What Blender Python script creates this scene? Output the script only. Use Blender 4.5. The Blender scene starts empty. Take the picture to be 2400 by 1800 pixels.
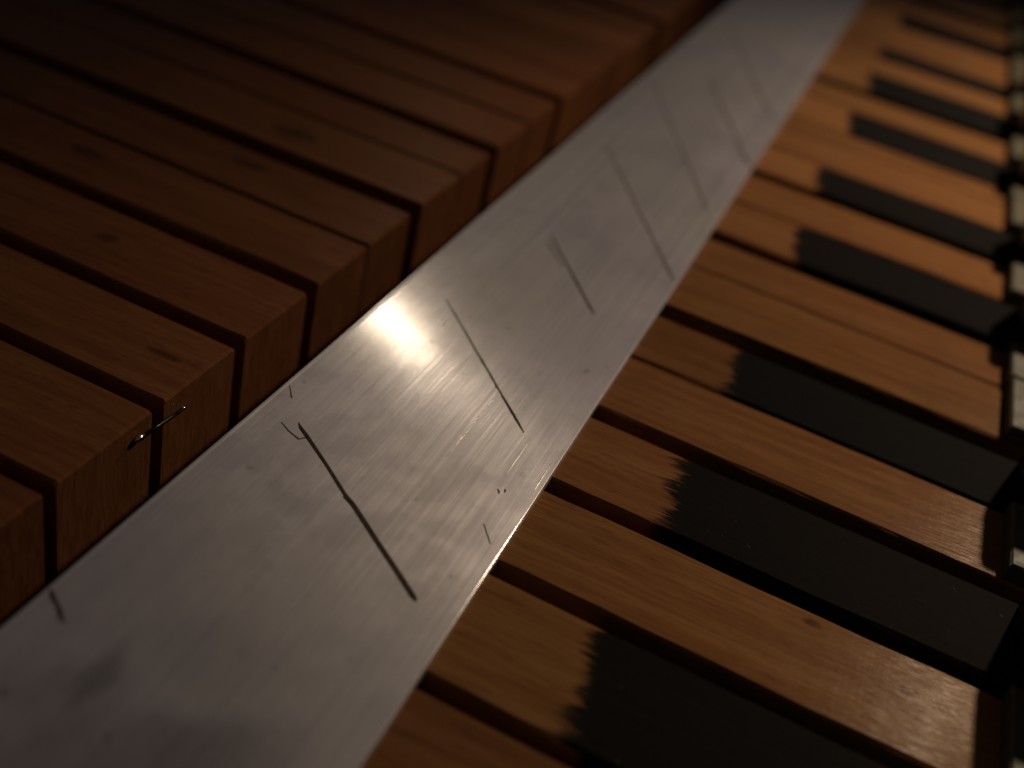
import bpy, bmesh, math, random
from mathutils import Vector, Matrix
random.seed(7)
sc = bpy.context.scene
S = 0.0688                      # one layout unit (the camera's height over the key tops) in metres
C = bpy.data.collections.new("keyboard"); sc.collection.children.link(C)

# ------------------------------------------------------------------ camera
R = [[0.37013365, -0.90493634, 0.20997928],
     [-0.45596045, -0.37390042, -0.80765002],
     [0.80938319, 0.20319621, -0.55100831]]
cd = bpy.data.cameras.new("camera"); cam = bpy.data.objects.new("camera", cd); C.objects.link(cam)
M = Matrix(((R[0][0], -R[1][0], -R[2][0], 0), (R[0][1], -R[1][1], -R[2][1], 0),
            (R[0][2], -R[1][2], -R[2][2], S), (0, 0, 0, 1)))
cam.matrix_world = M
cd.sensor_width = 36.0; cd.lens = 2678.5 / 2400 * 36.0
cd.clip_start = 0.003; cd.clip_end = 20
cd.dof.use_dof = True; cd.dof.focus_distance = 1.61 * S; cd.dof.aperture_fstop = 16
sc.camera = cam

# ------------------------------------------------------------------ world, lamps, exposure
w = bpy.data.worlds.new("World"); sc.world = w; w.use_nodes = True
w.node_tree.nodes["Background"].inputs[0].default_value = (1.0, 0.92, 0.86, 1)
w.node_tree.nodes["Background"].inputs[1].default_value = 0.027
vs = sc.view_settings
vs.view_transform = 'Standard'; vs.look = 'None'; vs.exposure = 0; vs.gamma = 1; vs.use_curve_mapping = False

def lamp(name, kind, target, direction, dist, power, col, size):
    d = bpy.data.lights.new(name, kind); o = bpy.data.objects.new(name, d); C.objects.link(o)
    t = Vector(target) * S; v = Vector(direction).normalized()
    o.location = t + v * dist * S
    o.rotation_euler = (t - o.location).to_track_quat('-Z', 'Y').to_euler()
    d.energy = power; d.color = col
    if kind in ('SPOT', 'POINT'): d.shadow_soft_size = size * S
    return o
# a small warm lamp standing beyond the far right keys; its spot cone is aimed aside to dim the left
LP = Vector((4.60, -1.34, 2.85)); AIM = Vector((3.3, -2.25, 0.0))
lamp("lamp", 'SPOT', AIM, LP - AIM, (LP - AIM).length, 3.75, (1.0, 0.80, 0.56), 0.085)
bpy.data.lights["lamp"].spot_size = math.radians(120); bpy.data.lights["lamp"].spot_blend = 1.0
# a second bulb farther back, mirrored in the ruler's left edge
lamp("bulb", 'SPOT', (1.475, 0.562, 0), (1.475, 0.562, 1.0), 9.0, 0.13, (1.0, 0.84, 0.60), 0.085)
lamp("bulb_beside", 'SPOT', (1.525, 0.648, 0), (1.525, 0.648, 1.0), 9.0, 0.15, (1.0, 0.84, 0.60), 0.085)
for nm in ("bulb", "bulb_beside"): bpy.data.lights[nm].spot_size = math.radians(14); bpy.data.lights[nm].spot_blend = 1.0

# ------------------------------------------------------------------ material helpers
class NT:
    def __init__(s, name):
        s.m = bpy.data.materials.new(name); s.m.use_nodes = True
        s.t = s.m.node_tree; s.b = s.t.nodes["Principled BSDF"]
    def n(s, typ, **kw):
        x = s.t.nodes.new(typ)
        for k, v in kw.items(): setattr(x, k, v)
        return x
    def l(s, a, b): s.t.links.new(a, b)
    def put(s, sock, v):
        if isinstance(v, bpy.types.NodeSocket): s.l(v, sock)
        elif isinstance(v, (tuple, list)) and len(v) == 3 and sock.type == 'RGBA': sock.default_value = (*v, 1)
        else: sock.default_value = v
    def math(s, op, a, b=0.0, c=None):
        x = s.n('ShaderNodeMath', operation=op); s.put(x.inputs[0], a); s.put(x.inputs[1], b)
        if c is not None: s.put(x.inputs[2], c)
        return x.outputs[0]
    def coords(s, scale=(1, 1, 1), kind='Object', offset=None):
        if kind == 'Position': v = s.n('ShaderNodeNewGeometry').outputs['Position']
        else: v = s.n('ShaderNodeTexCoord').outputs[kind]
        x = s.n('ShaderNodeVectorMath', operation='MULTIPLY'); s.l(v, x.inputs[0])
        x.inputs[1].default_value = tuple(q / S for q in scale); v = x.outputs[0]
        if offset is not None:
            y = s.n('ShaderNodeVectorMath', operation='ADD'); s.l(v, y.inputs[0]); s.l(offset, y.inputs[1]); v = y.outputs[0]
        return v
    def noise(s, v, scale, detail=3, rough=.5, dist=0.0):
        x = s.n('ShaderNodeTexNoise'); s.l(v, x.inputs['Vector'])
        x.inputs['Scale'].default_value = scale; x.inputs['Detail'].default_value = detail
        x.inputs['Roughness'].default_value = rough; x.inputs['Distortion'].default_value = dist
        return x.outputs['Fac']
    def ramp(s, f, a, b, lo=0.0, hi=1.0, smooth=True):
        x = s.n('ShaderNodeMapRange', interpolation_type='SMOOTHSTEP' if smooth else 'LINEAR'); s.put(x.inputs[0], f)
        for i, v in zip((1, 2, 3, 4), (a, b, lo, hi)): x.inputs[i].default_value = v
        return x.outputs[0]
    def mix(s, f, a, b, blend='MIX'):
        x = s.n('ShaderNodeMix', data_type='RGBA', blend_type=blend); s.put(x.inputs[0], f)
        s.put(x.inputs[6], a); s.put(x.inputs[7], b); return x.outputs[2]
    def sep(s, v):
        x = s.n('ShaderNodeSeparateXYZ'); s.l(v, x.inputs[0]); return x.outputs
    def bump(s, h, strength, dist, prev=None):
        x = s.n('ShaderNodeBump'); s.l(h, x.inputs['Height']); x.inputs['Strength'].default_value = strength
        x.inputs['Distance'].default_value = dist
        if prev is not None: s.l(prev, x.inputs['Normal'])
        return x.outputs['Normal']

def seed_offset(k):
    r = k.n('ShaderNodeObjectInfo').outputs['Random']
    x = k.n('ShaderNodeCombineXYZ')
    k.l(k.math('MULTIPLY', r, 37.0), x.inputs[0]); k.l(k.math('MULTIPLY', r, 91.0), x.inputs[1]); k.l(k.math('MULTIPLY', r, 53.0), x.inputs[2])
    return r, x.outputs[0]

KNOTS = [(1.1925, .8201, .030, .008), (1.6456, 1.3244, .05, .018), (1.4116, 1.099, .022, .018), (2.03, 1.108, .055, .035),
         (1.832, 1.085, .04, .022), (1.22, -.17, .012, .008), (1.17, -.30, .010, .006)]
def wood(name, painted):
    k = NT(name); r, off = seed_offset(k)
    base = k.coords((1, 1, 1), offset=off)
    grain = k.noise(k.coords((1, .035, .3), offset=off), 42, 5, .62, .6)
    fine = k.noise(k.coords((1, .06, .12), offset=off), 190, 3, .6)
    blot = k.noise(k.coords((1, .45, 1), offset=off), 4.2, 4, .55)
    speck = k.noise(k.coords((1, .22, .3), offset=off), 120, 2, .5)
    c = k.mix(k.ramp(grain, .30, .72), (.178, .068, .0205), (.238, .105, .0345))
    c = k.mix(k.math('MULTIPLY', k.ramp(fine, .42, .70), .40), c, (.095, .033, .0100))
    c = k.mix(k.math('MULTIPLY', k.ramp(blot, .50, .74), .45), c, (.110, .048, .018))
    c = k.mix(k.math('MULTIPLY', k.ramp(speck, .62, .74), .35), c, (.060, .024, .009))
    hue = k.n('ShaderNodeHueSaturation'); k.l(c, hue.inputs['Color'])
    k.l(k.ramp(r, 0, 1, .80, 1.18, False), hue.inputs['Value'])
    k.l(k.ramp(k.math('FRACT', k.math('MULTIPLY', r, 7.3)), 0, 1, .4965, .5025, False), hue.inputs['Hue']); hue.inputs['Saturation'].default_value = .95
    c = hue.outputs[0]
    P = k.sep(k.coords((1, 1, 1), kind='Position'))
    # the back halves are tinted redder than the fronts
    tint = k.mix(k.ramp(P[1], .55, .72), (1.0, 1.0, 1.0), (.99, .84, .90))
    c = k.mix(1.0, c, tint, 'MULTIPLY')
    wob = k.noise(base, 30, 2)
    for (x, y, ry, rx) in KNOTS:      # little knots and nicks where the boards have them
        dx = k.math('DIVIDE', k.math('SUBTRACT', P[0], x), rx); dy = k.math('DIVIDE', k.math('SUBTRACT', P[1], y), ry)
        d = k.math('SQRT', k.math('ADD', k.math('MULTIPLY', dx, dx), k.math('MULTIPLY', dy, dy)))
        d = k.math('ADD', d, k.math('MULTIPLY', k.math('SUBTRACT', wob, .5), 1.4))
        c = k.mix(k.ramp(d, .45, 1.25, .6, 0), c, (.028, .016, .009))
    saw = k.noise(k.coords((.05, 1, 1), offset=off), 60, 3, .6)
    h = k.math('ADD', k.math('MULTIPLY', fine, 1.0), k.math('ADD', k.math('MULTIPLY', saw, .16), k.math('MULTIPLY', speck, .6)))
    rough = k.ramp(k.noise(base, 26, 4), .3, .7, .21, .28)
    spec = .018
    if painted:
        O = k.sep(k.coords((1, 1, 1)))
        jag = k.noise(k.coords((1, .16, 0), offset=off), 30, 5, .72)
        jag2 = k.noise(k.coords((1, .04, 0), offset=off), 120, 2, .6)
        edge = k.math('ADD', k.math('ADD', .080, k.math('MULTIPLY', k.math('SUBTRACT', k.math('FRACT', k.math('MULTIPLY', r, 13.7)), .5), .022)), k.math('ADD', k.math('MULTIPLY', k.math('SUBTRACT', jag, .5), .075),
                      k.math('ADD', k.math('MULTIPLY', k.math('SUBTRACT', jag2, .5), .075), k.math('MULTIPLY', O[0], .11))))
        d = k.math('SUBTRACT', O[1], edge)
        mask = k.math('MULTIPLY', k.ramp(d, -.013, .006, 1, 0), k.ramp(k.math('ADD', k.math('MULTIPLY', d, 6.0), jag2), .40, .62, .97, .55))
        blk = k.mix(k.math('MULTIPLY', k.ramp(fine, .5, .8), .5), (.0050, .0068, .0088), (.011, .0125, .0135))
        blk = k.mix(k.math('MULTIPLY', k.ramp(k.noise(base, 70, 2), .70, .78), .5), blk, (.06, .05, .045))
        c = k.mix(mask, c, blk)
        mr = k.n('ShaderNodeMix'); k.l(mask, mr.inputs[0]); k.l(rough, mr.inputs[2]); mr.inputs[3].default_value = .55; rough = mr.outputs[0]
        ms = k.n('ShaderNodeMix'); k.l(mask, ms.inputs[0]); ms.inputs[2].default_value = spec; ms.inputs[3].default_value = .004
        k.l(ms.outputs[0], k.b.inputs['Specular IOR Level'])
    k.l(c, k.b.inputs['Base Color']); k.l(rough, k.b.inputs['Roughness'])
    k.b.inputs['Specular Tint'].default_value = (1, .80, .58, 1)
    if not painted: k.b.inputs['Specular IOR Level'].default_value = spec
    k.l(k.bump(h, .55, .0016 * S), k.b.inputs['Normal'])
    return k.m

def simple(name, col, rough, metal=0.0, nscale=40, bump=.1, var=.15, spec=.5):
    k = NT(name); v = k.coords(); f = k.noise(v, nscale, 4)
    k.l(k.mix(k.math('MULTIPLY', k.ramp(f, .35, .7), var * 2), col, tuple(q * .5 for q in col)), k.b.inputs['Base Color'])
    k.l(k.ramp(f, .3, .7, rough * .85, rough * 1.15), k.b.inputs['Roughness'])
    k.b.inputs['Metallic'].default_value = metal; k.b.inputs['Specular IOR Level'].default_value = spec
    k.l(k.bump(f, bump, .002 * S), k.b.inputs['Normal']); return k.m

def ruler_mat():
    k = NT("brushed_metal"); v = k.coords()
    g1 = k.noise(k.coords((.008, 1, 1)), 210, 3, .7)          # brushed grooves along the length
    g2 = k.noise(k.coords((.004, 1, 1)), 75, 4, .75)
    mot = k.noise(k.coords((.8, 1.4, 1)), 4.0, 5, .58, .4)
    mot2 = k.noise(k.coords((1, 1.4, 1)), 16, 3, .55)
    c = k.mix(k.ramp(mot, .33, .68), (.575, .516, .530), (.680, .625, .645))
    c = k.mix(k.math('MULTIPLY', k.ramp(k.noise(v, 2.6, 3, .5), .42, .62), .8), c, (.590, .530, .620))
    c = k.mix(k.math('MULTIPLY', k.ramp(mot2, .5, .75), .30), c, (.33, .29, .275))
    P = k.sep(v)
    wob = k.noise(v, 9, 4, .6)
    # near-end smudges: stain, plus blurred dark reflection and dimming painted into the colour
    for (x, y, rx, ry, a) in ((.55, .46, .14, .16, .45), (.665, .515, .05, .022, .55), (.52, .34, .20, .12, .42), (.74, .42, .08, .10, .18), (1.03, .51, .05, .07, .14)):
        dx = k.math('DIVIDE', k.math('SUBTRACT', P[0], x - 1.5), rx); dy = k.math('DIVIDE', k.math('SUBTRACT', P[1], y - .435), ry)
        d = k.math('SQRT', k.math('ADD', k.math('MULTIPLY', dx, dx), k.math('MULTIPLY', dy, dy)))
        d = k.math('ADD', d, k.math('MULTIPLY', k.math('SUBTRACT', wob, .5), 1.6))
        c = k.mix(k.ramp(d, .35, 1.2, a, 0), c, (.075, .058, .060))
    c = k.mix(k.math('MULTIPLY', k.ramp(g1, .42, .66), .13), c, (.80, .77, .77))
    c = k.mix(k.math('MULTIPLY', k.ramp(g2, .50, .70), .12), c, (.30, .27, .26))
    c = k.mix(k.math('MULTIPLY', k.ramp(k.noise(v, 260, 2, .6), .58, .72), .22), c, (.27, .24, .235))
    c = k.mix(k.math('MULTIPLY', k.ramp(k.noise(v, 34, 2, .5), .70, .76), .55), c, (.16, .13, .11))      # specks of dirt
    k.l(c, k.b.inputs['Base Color']); k.b.inputs['Metallic'].default_value = .48
    k.l(k.ramp(mot, .35, .65, .50, .42), k.b.inputs['Roughness'])
    k.b.inputs['Coat Weight'].default_value = .9; k.b.inputs['Coat Roughness'].default_value = .095; k.b.inputs['Coat IOR'].default_value = 1.6
    n = k.bump(g1, .18, .003 * S); k.l(n, k.b.inputs['Normal'])
    n2 = k.bump(g1, .07, .0016 * S); k.l(n2, k.b.inputs['Coat Normal'])
    # the brushing: highlights drawn out across the grooves
    gl = k.n('ShaderNodeBsdfAnisotropic'); gl.inputs['Color'].default_value = (.95, .88, .94, 1)
    k.l(k.ramp(mot2, .35, .65, .23, .27), gl.inputs['Roughness']); gl.inputs['Anisotropy'].default_value = .58
    tg = k.n('ShaderNodeTangent', direction_type='UV_MAP', uv_map="UVMap"); k.l(tg.outputs[0], gl.inputs['Tangent']); k.l(k.bump(g2, .22, .0022 * S), gl.inputs['Normal'])
    g3 = k.n('ShaderNodeBsdfAnisotropic'); g3.inputs['Color'].default_value = (.86, .80, .80, 1)
    g3.inputs['Roughness'].default_value = .11; g3.inputs['Anisotropy'].default_value = .74; k.l(tg.outputs[0], g3.inputs['Tangent']); k.l(k.bump(g1, .10, .0016 * S), g3.inputs['Normal'])
    mx = k.n('ShaderNodeMixShader'); k.l(k.math('MULTIPLY', k.ramp(g2, .36, .66, .27, .40), k.ramp(mot, .3, .7, .85, 1.1)), mx.inputs[0])
    k.l(k.b.outputs[0], mx.inputs[1]); k.l(gl.outputs[0], mx.inputs[2])
    mz = k.n('ShaderNodeMixShader'); k.l(k.ramp(g1, .40, .66, .02, .11), mz.inputs[0])
    k.l(mx.outputs[0], mz.inputs[1]); k.l(g3.outputs[0], mz.inputs[2]); mx = mz
    k.l(mx.outputs[0], k.t.nodes["Material Output"].inputs['Surface'])
    return k.m

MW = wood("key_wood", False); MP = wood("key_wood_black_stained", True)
MI = simple("keytop_ivory", (.075, .062, .040), .55, var=.12, spec=.2)
MB = simple("ebony_black", (.012, .011, .011), .25, spec=.5)
MF = simple("dark_felt", (.020, .015, .012), .95, nscale=120, bump=.6)
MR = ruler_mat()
ML = simple("pencil_mark", (.080, .058, .045), .9, nscale=90, var=.3, bump=.2, spec=0.05)
ML2 = simple("worn_pencil_mark", (.115, .09, .07), .9, nscale=90, var=.3, bump=.2, spec=0.05)
MS = simple("bright_scratch", (.85, .80, .76), .30, 1.0, var=.05)
MT = simple("polished_steel", (.75, .73, .70), .13, 1.0, var=.05)

# ------------------------------------------------------------------ object helpers
def obj(name, bm, m, parent=None):
    me = bpy.data.meshes.new(name); bmesh.ops.recalc_face_normals(bm, faces=bm.faces[:]); bm.to_mesh(me); bm.free()
    me.materials.append(m); o = bpy.data.objects.new(name, me); C.objects.link(o)
    if parent: o.parent = parent
    return o
def thing(name, label, cat, loc, group=None):
    o = bpy.data.objects.new(name, None); C.objects.link(o); o.location = loc; o.empty_display_size = .01
    o['label'] = label; o['category'] = cat
    if group: o['group'] = group
    return o
def loft(bm, sections):
    rows = [[bm.verts.new(Vector(p) * S) for p in s] for s in sections]
    n = len(rows[0])
    for a, b in zip(rows, rows[1:]):
        for i in range(n):
            j = (i + 1) % n
            bm.faces.new((a[i], a[j], b[j], b[i]))
    bm.faces.new(rows[0]); bm.faces.new(rows[-1][::-1])

SK, SK2, YL = .0352, .0252, .7543       # the keys run slightly askew to the ruler
def sx(y): return SK * y if y < YL else SK * YL + SK2 * (y - YL)
ZB = -.34
def key_body(x0, x1, yf, rnd, m, parent, cx):
    """one long wooden key lever with a slot cut across its top under the ruler"""
    bm = bmesh.new(); st = []
    y = yf
    while y < .40: st.append((y, 0)); y += .055
    st += [(.40, 0), (.40, -.21), (YL, -.21), (YL, -.004), (YL + .004, 0)]
    y = YL + .05
    while y < 3.15: st.append((y, 0)); y += .11
    st.append((3.2, 0))
    secs = []; w0 = w1 = 0
    for y, zt in st:
        w0 = w0 * .7 + rnd.uniform(-1, 1) * .0017; w1 = w1 * .7 + rnd.uniform(-1, 1) * .0017
        c = .0035 + rnd.uniform(0, .0012); a = x0 - cx + sx(y); b = x1 - cx + sx(y)
        secs.append([(a, y, ZB), (a, y, zt - c), (a + c + max(w0, -.001), y, zt), (b - c + min(w1, .001), y, zt), (b, y, zt - c), (b, y, ZB)])
    loft(bm, secs)
    bmesh.ops.remove_doubles(bm, verts=bm.verts[:], dist=1e-7)
    return obj("key_body", bm, m, parent)
def y_ivory(x): return -.414 + .015 * (x - 1.6)
def keytop(x0, x1, h0, h1, parent, cx):
    """thin cream keytop: narrow tail between the sharps, wide head at the front"""
    bm = bmesh.new(); z0, z1, c = .0005, .031, .004
    yb = y_ivory((x0 + x1) / 2); secs = []
    for y, a, b, t in ((yb, x0, x1, z1 - c), (yb - c, x0, x1, z1), (-1.12, x0, x1, z1), (-1.13, h0, h1, z1), (-1.90, h0, h1, z1), (-1.91, h0, h1, z1 - c)):
        a = a - cx + sx(y) + .002; b = b - cx + sx(y) - .002; a2, b2 = a + c, b - c
        secs.append([(a, y, z0), (a, y, min(t, z1 - c)), (a2, y, t), (b2, y, t), (b, y, min(t, z1 - c)), (b, y, z0)])
    loft(bm, secs); return obj("keytop", bm, MI, parent)
def head(h0, h1, parent, cx):
    bm = bmesh.new(); secs = []
    for y in (-1.131, -1.895):
        a = h0 - cx + sx(y) + .004; b = h1 - cx + sx(y) - .004
        secs.append([(a, y, ZB), (a, y, 0), (b, y, 0), (b, y, ZB)])
    loft(bm, secs); return obj("key_head", bm, MW, parent)
def sharp_cap(x0, x1, parent, cx):
    bm = bmesh.new(); secs = []; yb = y_ivory((x0 + x1) / 2) - .022
    H = .19
    for y, z, k in ((yb, .0006, .012), (yb - .004, H - .02, .020), (yb - .014, H, .026), (-.95, H, .026), (-1.06, H - .03, .028), (-1.11, .0006, .016)):
        a = x0 - cx + sx(y); b = x1 - cx + sx(y); e = .010
        zt = max(z, .004)
        secs.append([(a + .010, y, .0006), (a + k - .004, y, zt - min(e, zt * .4)), (a + k + e, y, zt), (b - k - e, y, zt), (b - k + .004, y, zt - min(e, zt * .4)), (b - .010, y, .0006)])
    loft(bm, secs); return obj("sharp_cap", bm, MB, parent)

# ------------------------------------------------------------------ the setting: the bed the keys lie over
bm = bmesh.new(); bmesh.ops.create_cube(bm, size=1.0)
for v in bm.verts: v.co = Vector(((v.co.x * 12 + 3.2), (v.co.y * 8 + .6), v.co.z * .3 - .50)) * S
o = obj("key_bed", bm, MF); o['kind'] = 'structure'

# ------------------------------------------------------------------ the keys, near to far: (x0, x1, is_sharp)
K = [(.205, .392, 0), (.412, .600, 1), (.606, .640, 2)]
K = [(.215, .400, 1), (.420, .628, 0), (.634, .8326, 0), (.8563, 1.0471, 1), (1.0739, 1.2488, 0), (1.2784, 1.4616, 1), (1.498, 1.6765, 0),
     (1.6835, 1.8522, 1), (1.9063, 2.0990, 0), (2.1020, 2.256, 0), (2.3071, 2.4990, 1), (2.5105, 2.6987, 0), (2.7458, 2.9320, 1),
     (2.9350, 3.1265, 0), (3.1295, 3.2450, 0), (3.2570, 3.4820, 1), (3.4860, 3.6730, 0), (3.7380, 3.9810, 1), (3.9860, 4.1755, 0),
     (4.1805, 4.3530, 1), (4.3580, 4.5500, 0), (4.5540, 4.7390, 0), (4.7440, 4.9850, 1), (4.9920, 5.2300, 0), (5.2560, 5.3740, 1),
     (5.3900, 5.5300, 0), (5.5400, 5.6600, 0), (5.6740, 5.8600, 1), (5.8720, 6.0500, 0), (6.0800, 6.2700, 1), (6.2850, 6.4600, 0),
     (6.4700, 6.6500, 1), (6.6700, 6.8600, 0)]
ORD = ["first", "second", "third", "fourth", "fifth", "sixth", "seventh", "eighth", "ninth", "tenth", "eleventh", "twelfth", "thirteenth"]
SH = [i for i, k in enumerate(K) if k[2] == 1]
first = SH.index(3)                     # the black stained key at the lower right corner of the photo
def ordi(i): return ORD[i - first] if i >= first else None
def bound(i):                           # where the wide front heads of two neighbouring naturals meet
    return None
nat = [i for i, k in enumerate(K) if k[2] == 0]
heads = {}
for a, b in zip(nat, nat[1:]):
    mid = (K[a][1] + K[b][0]) / 2
    heads.setdefault(a, [None, None])[1] = mid - .008; heads.setdefault(b, [None, None])[0] = mid + .008
for i, (x0, x1, s) in enumerate(K):
    rnd = random.Random(100 + i); cx = (x0 + x1) / 2
    before = [q for q in range(len(SH)) if SH[q] < i]; after = [q for q in range(len(SH)) if SH[q] > i]
    if s:
        q = SH.index(i)
        if q < first: label = "black stained key hidden under the ruler, nearest of all"
        elif q == first: label = "wide black stained wooden key filling the lower right corner"
        elif q == len(SH) - 1: label = "black stained wooden key at the top right, farthest of all"
        else: label = "%s black stained wooden key counted from the lower right corner" % ORD[q - first]
        t = thing("sharp_key", label, "piano key", (cx * S, 0, 0), "piano keys with black stained fronts")
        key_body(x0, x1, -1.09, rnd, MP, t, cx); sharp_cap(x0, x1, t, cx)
    else:
        pb, pa = (before[-1] if before else None), (after[0] if after else None)
        pair = [j for j in nat if (not before or j > SH[pb]) and (not after or j < SH[pa])]
        pos = "" if len(pair) == 1 else ("nearer of two joined " if i == pair[0] else "farther of two joined ")
        noun = "brown keys" if pos else "brown wooden key"
        if pa is None: label = "%s%s beyond the farthest black stained key" % (pos, noun)
        elif pb < first: label = "%s%s just below the lower right black stained key" % (pos, noun)
        else: label = "%s%s between %s and %s black stained ones from lower right" % (pos, noun, ORD[pb - first], ORD[pa - first])
        t = thing("natural_key", label, "piano key", (cx * S, 0, 0), "bare wooden piano keys with cream tops")
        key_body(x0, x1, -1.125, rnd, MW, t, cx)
        h = heads.get(i, [None, None]); h0 = h[0] if h[0] is not None else x0; h1 = h[1] if h[1] is not None else x1
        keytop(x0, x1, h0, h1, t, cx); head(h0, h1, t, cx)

# ------------------------------------------------------------------ the ruler laid across the keys, bridging their slots
ZT = .0150; YA, YB = .2310, .6385
ruler = thing("metal_ruler", "long brushed metal ruler with slanting dark marks lying across the wooden keys", "ruler", (1.5 * S, .435 * S, 0))
OX, OY = 1.5, .435
bm = bmesh.new(); c = .0006; secs = []
xs = [-2.0 + .25 * i for i in range(45)]
for x in xs:
    n = .0007 * math.sin(x * 5.1) + .0006 * math.sin(x * 13.7 + 1)
    a, b = YA + n, YB + .0006 * math.sin(x * 7.3)
    prof = [(a, .0008), (a, ZT - c), (a + c * .3, ZT - c * .3), (a + c, ZT), (b - .008, ZT), (b - .0045, ZT + .0005), (b - .002, ZT + .0004), (b - .0006, ZT - .0018), (b, ZT - .0055), (b, .0008)]
    secs.append([(x - OX, y - OY, z) for y, z in prof])
loft(bm, secs)
uv = bm.loops.layers.uv.new("UVMap")
for f in bm.faces:
    for lp in f.loops: lp[uv].uv = (lp.vert.co.x * 5, lp.vert.co.y * 5 + lp.vert.co.z)
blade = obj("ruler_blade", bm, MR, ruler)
blade.location = (0, 0, 0)

def stroke(name, pts, m, h=.0006):
    """thin raised stroke: pts = [(x, y, width)]"""
    bm = bmesh.new(); secs = []
    for i, (x, y, wd) in enumerate(pts):
        a = pts[max(i - 1, 0)]; b = pts[min(i + 1, len(pts) - 1)]
        d = Vector((b[0] - a[0], b[1] - a[1], 0)).normalized(); nrm = Vector((-d.y, d.x, 0)) * wd / 2
        p = Vector((x - OX, y - OY, 0))
        secs.append([tuple(p + nrm + Vector((0, 0, ZT + .00006))), tuple(p + nrm * .7 + Vector((0, 0, ZT + h))), tuple(p - nrm * .7 + Vector((0, 0, ZT + h))), tuple(p - nrm + Vector((0, 0, ZT + .00006)))])
    loft(bm, secs); return obj(name, bm, m, ruler)
def line(p, q, w0, w1, m, n=14, wob=.0010, sd=0):
    rnd = random.Random(sd); L = []
    for i in range(n + 1):
        t = i / n; tw = w0 + (w1 - w0) * t
        if i in (0, n): tw *= .35
        L.append((p[0] + (q[0] - p[0]) * t + rnd.uniform(-wob, wob), p[1] + (q[1] - p[1]) * t, tw * rnd.uniform(.85, 1.1)))
    return stroke("marked_line", L, m)
stroke("marked_line", [(1.1556, .573, .002), (1.147, .564, .006), (1.138, .550, .0065), (1.100, .497, .0058), (1.061, .446, .0062), (1.0585, .4435, .0085), (1.050, .428, .0080), (1.004, .366, .0080), (.972, .322, .0085), (.948, .290, .0085), (.9433, .2838, .003)], ML)
line((1.6084, .5544), (1.3405, .3001), .0030, .0052, ML, sd=2, wob=.0005)
line((1.9774, .4949), (1.747, .3256), .0046, .0070, ML2, sd=3)
line((1.9501, .4938), (1.8672, .429), .0035, .0020, ML2, sd=4)
line((2.5254, .5592), (1.9821, .2378), .0034, .0070, ML2, sd=5)
line((3.0917, .6046), (2.3518, .259), .0035, .0050, ML2, sd=6)
line((3.2939, .4907), (2.7106, .2421), .005, .008, ML2, sd=7)
line((3.7756, .5208), (3.1139, .2607), .005, .006, ML2, sd=8)
line((.7297, .6453 - .012), (.699, .5894), .006, .006, ML, sd=9, n=6)
stroke("marked_line", [(1.1423, .593, .001), (1.132, .575, .002), (1.1245, .5542, .0026), (1.134, .548, .0018), (1.141, .552, .001)], ML)
line((1.2243, .6300), (1.1985, .61), .0010, .0022, ML, sd=10, n=6)
line((1.1196, .2708), (1.0897, .2475), .0012, .0018, ML, sd=11, n=6)
stroke("marked_line", [(1.197, .283, .001), (1.193, .279, .003), (1.188, .277, .001)], ML)
stroke("marked_line", [(1.203, .2745, .001), (1.200, .2725, .003), (1.196, .2715, .001)], ML)
def scratch(p, q, wd):
    bm = bmesh.new(); secs = []; n = 10
    for i in range(n + 1):
        t = i / n; k = max(math.sin(math.pi * t), .06); x = p[0] + (q[0] - p[0]) * t - OX; y = p[1] + (q[1] - p[1]) * t - OY
        w2 = wd * k; hh = wd * .30 * k
        secs.append([(x, y - w2, ZT + .00004), (x, y - w2 * .5, ZT + hh * .7), (x, y, ZT + hh), (x, y + w2 * .5, ZT + hh * .7), (x, y + w2, ZT + .00004)])
    loft(bm, secs); o = obj("scratch", bm, MS, ruler)
    for f in o.data.polygons: f.use_smooth = True
for a in (((1.215, .3712), (1.4051, .3714), .0011), ((1.225, .2850), (1.335, .2868), .0012), ((1.2107, .2385), (1.300, .2405), .0010),
          ((1.5316, .5486), (1.5700, .552), .0013), ((1.5178, .5232), (1.5578, .5256), .0018)):
    scratch(*a)

# ------------------------------------------------------------------ a bit of steel wire caught across the gap at the slot's wall
pin = thing("steel_pin", "tiny shiny steel pin lodged against the slot wall at the ruler's left edge", "pin", (1.083 * S, .7495 * S, -.031 * S))
def tube(bm, pts, r, n=12):
    rows = []
    for i, p in enumerate(pts):
        a = Vector(pts[max(i - 1, 0)][0:3]); b = Vector(pts[min(i + 1, len(pts) - 1)][0:3]); d = (b - a).normalized()
        u = d.cross(Vector((0, 0, 1))).normalized(); v = u.cross(d); rr = r * p[3]
        rows.append([tuple(Vector(p[:3]) + (u * math.cos(2 * math.pi * k / n) + v * math.sin(2 * math.pi * k / n)) * rr) for k in range(n)])
    loft(bm, rows)
bm = bmesh.new()
tube(bm, [(-.030, 0, .004, .9), (0, 0, .001, 1), (.03, .001, -.003, 1), (.058, .002, -.006, .9)], .0026); sh = obj("shank", bm, MB, pin)
bm = bmesh.new()
tube(bm, [(-.052, 0, .0062, .2), (-.050, 0, .006, .7), (-.044, 0, .0054, 1.15), (-.036, 0, .0045, 1.1), (-.030, 0, .004, .7)], .0040); hd = obj("pin_head", bm, MT, pin)
bm = bmesh.new()
tube(bm, [(.057, .002, -.006, .8), (.060, .002, -.0062, 1.1), (.066, .002, -.0068, .9), (.069, .002, -.007, .3)], .0028); tp = obj("pin_tip", bm, MT, pin)
for o in (sh, hd, tp):
    for f in o.data.polygons: f.use_smooth = True
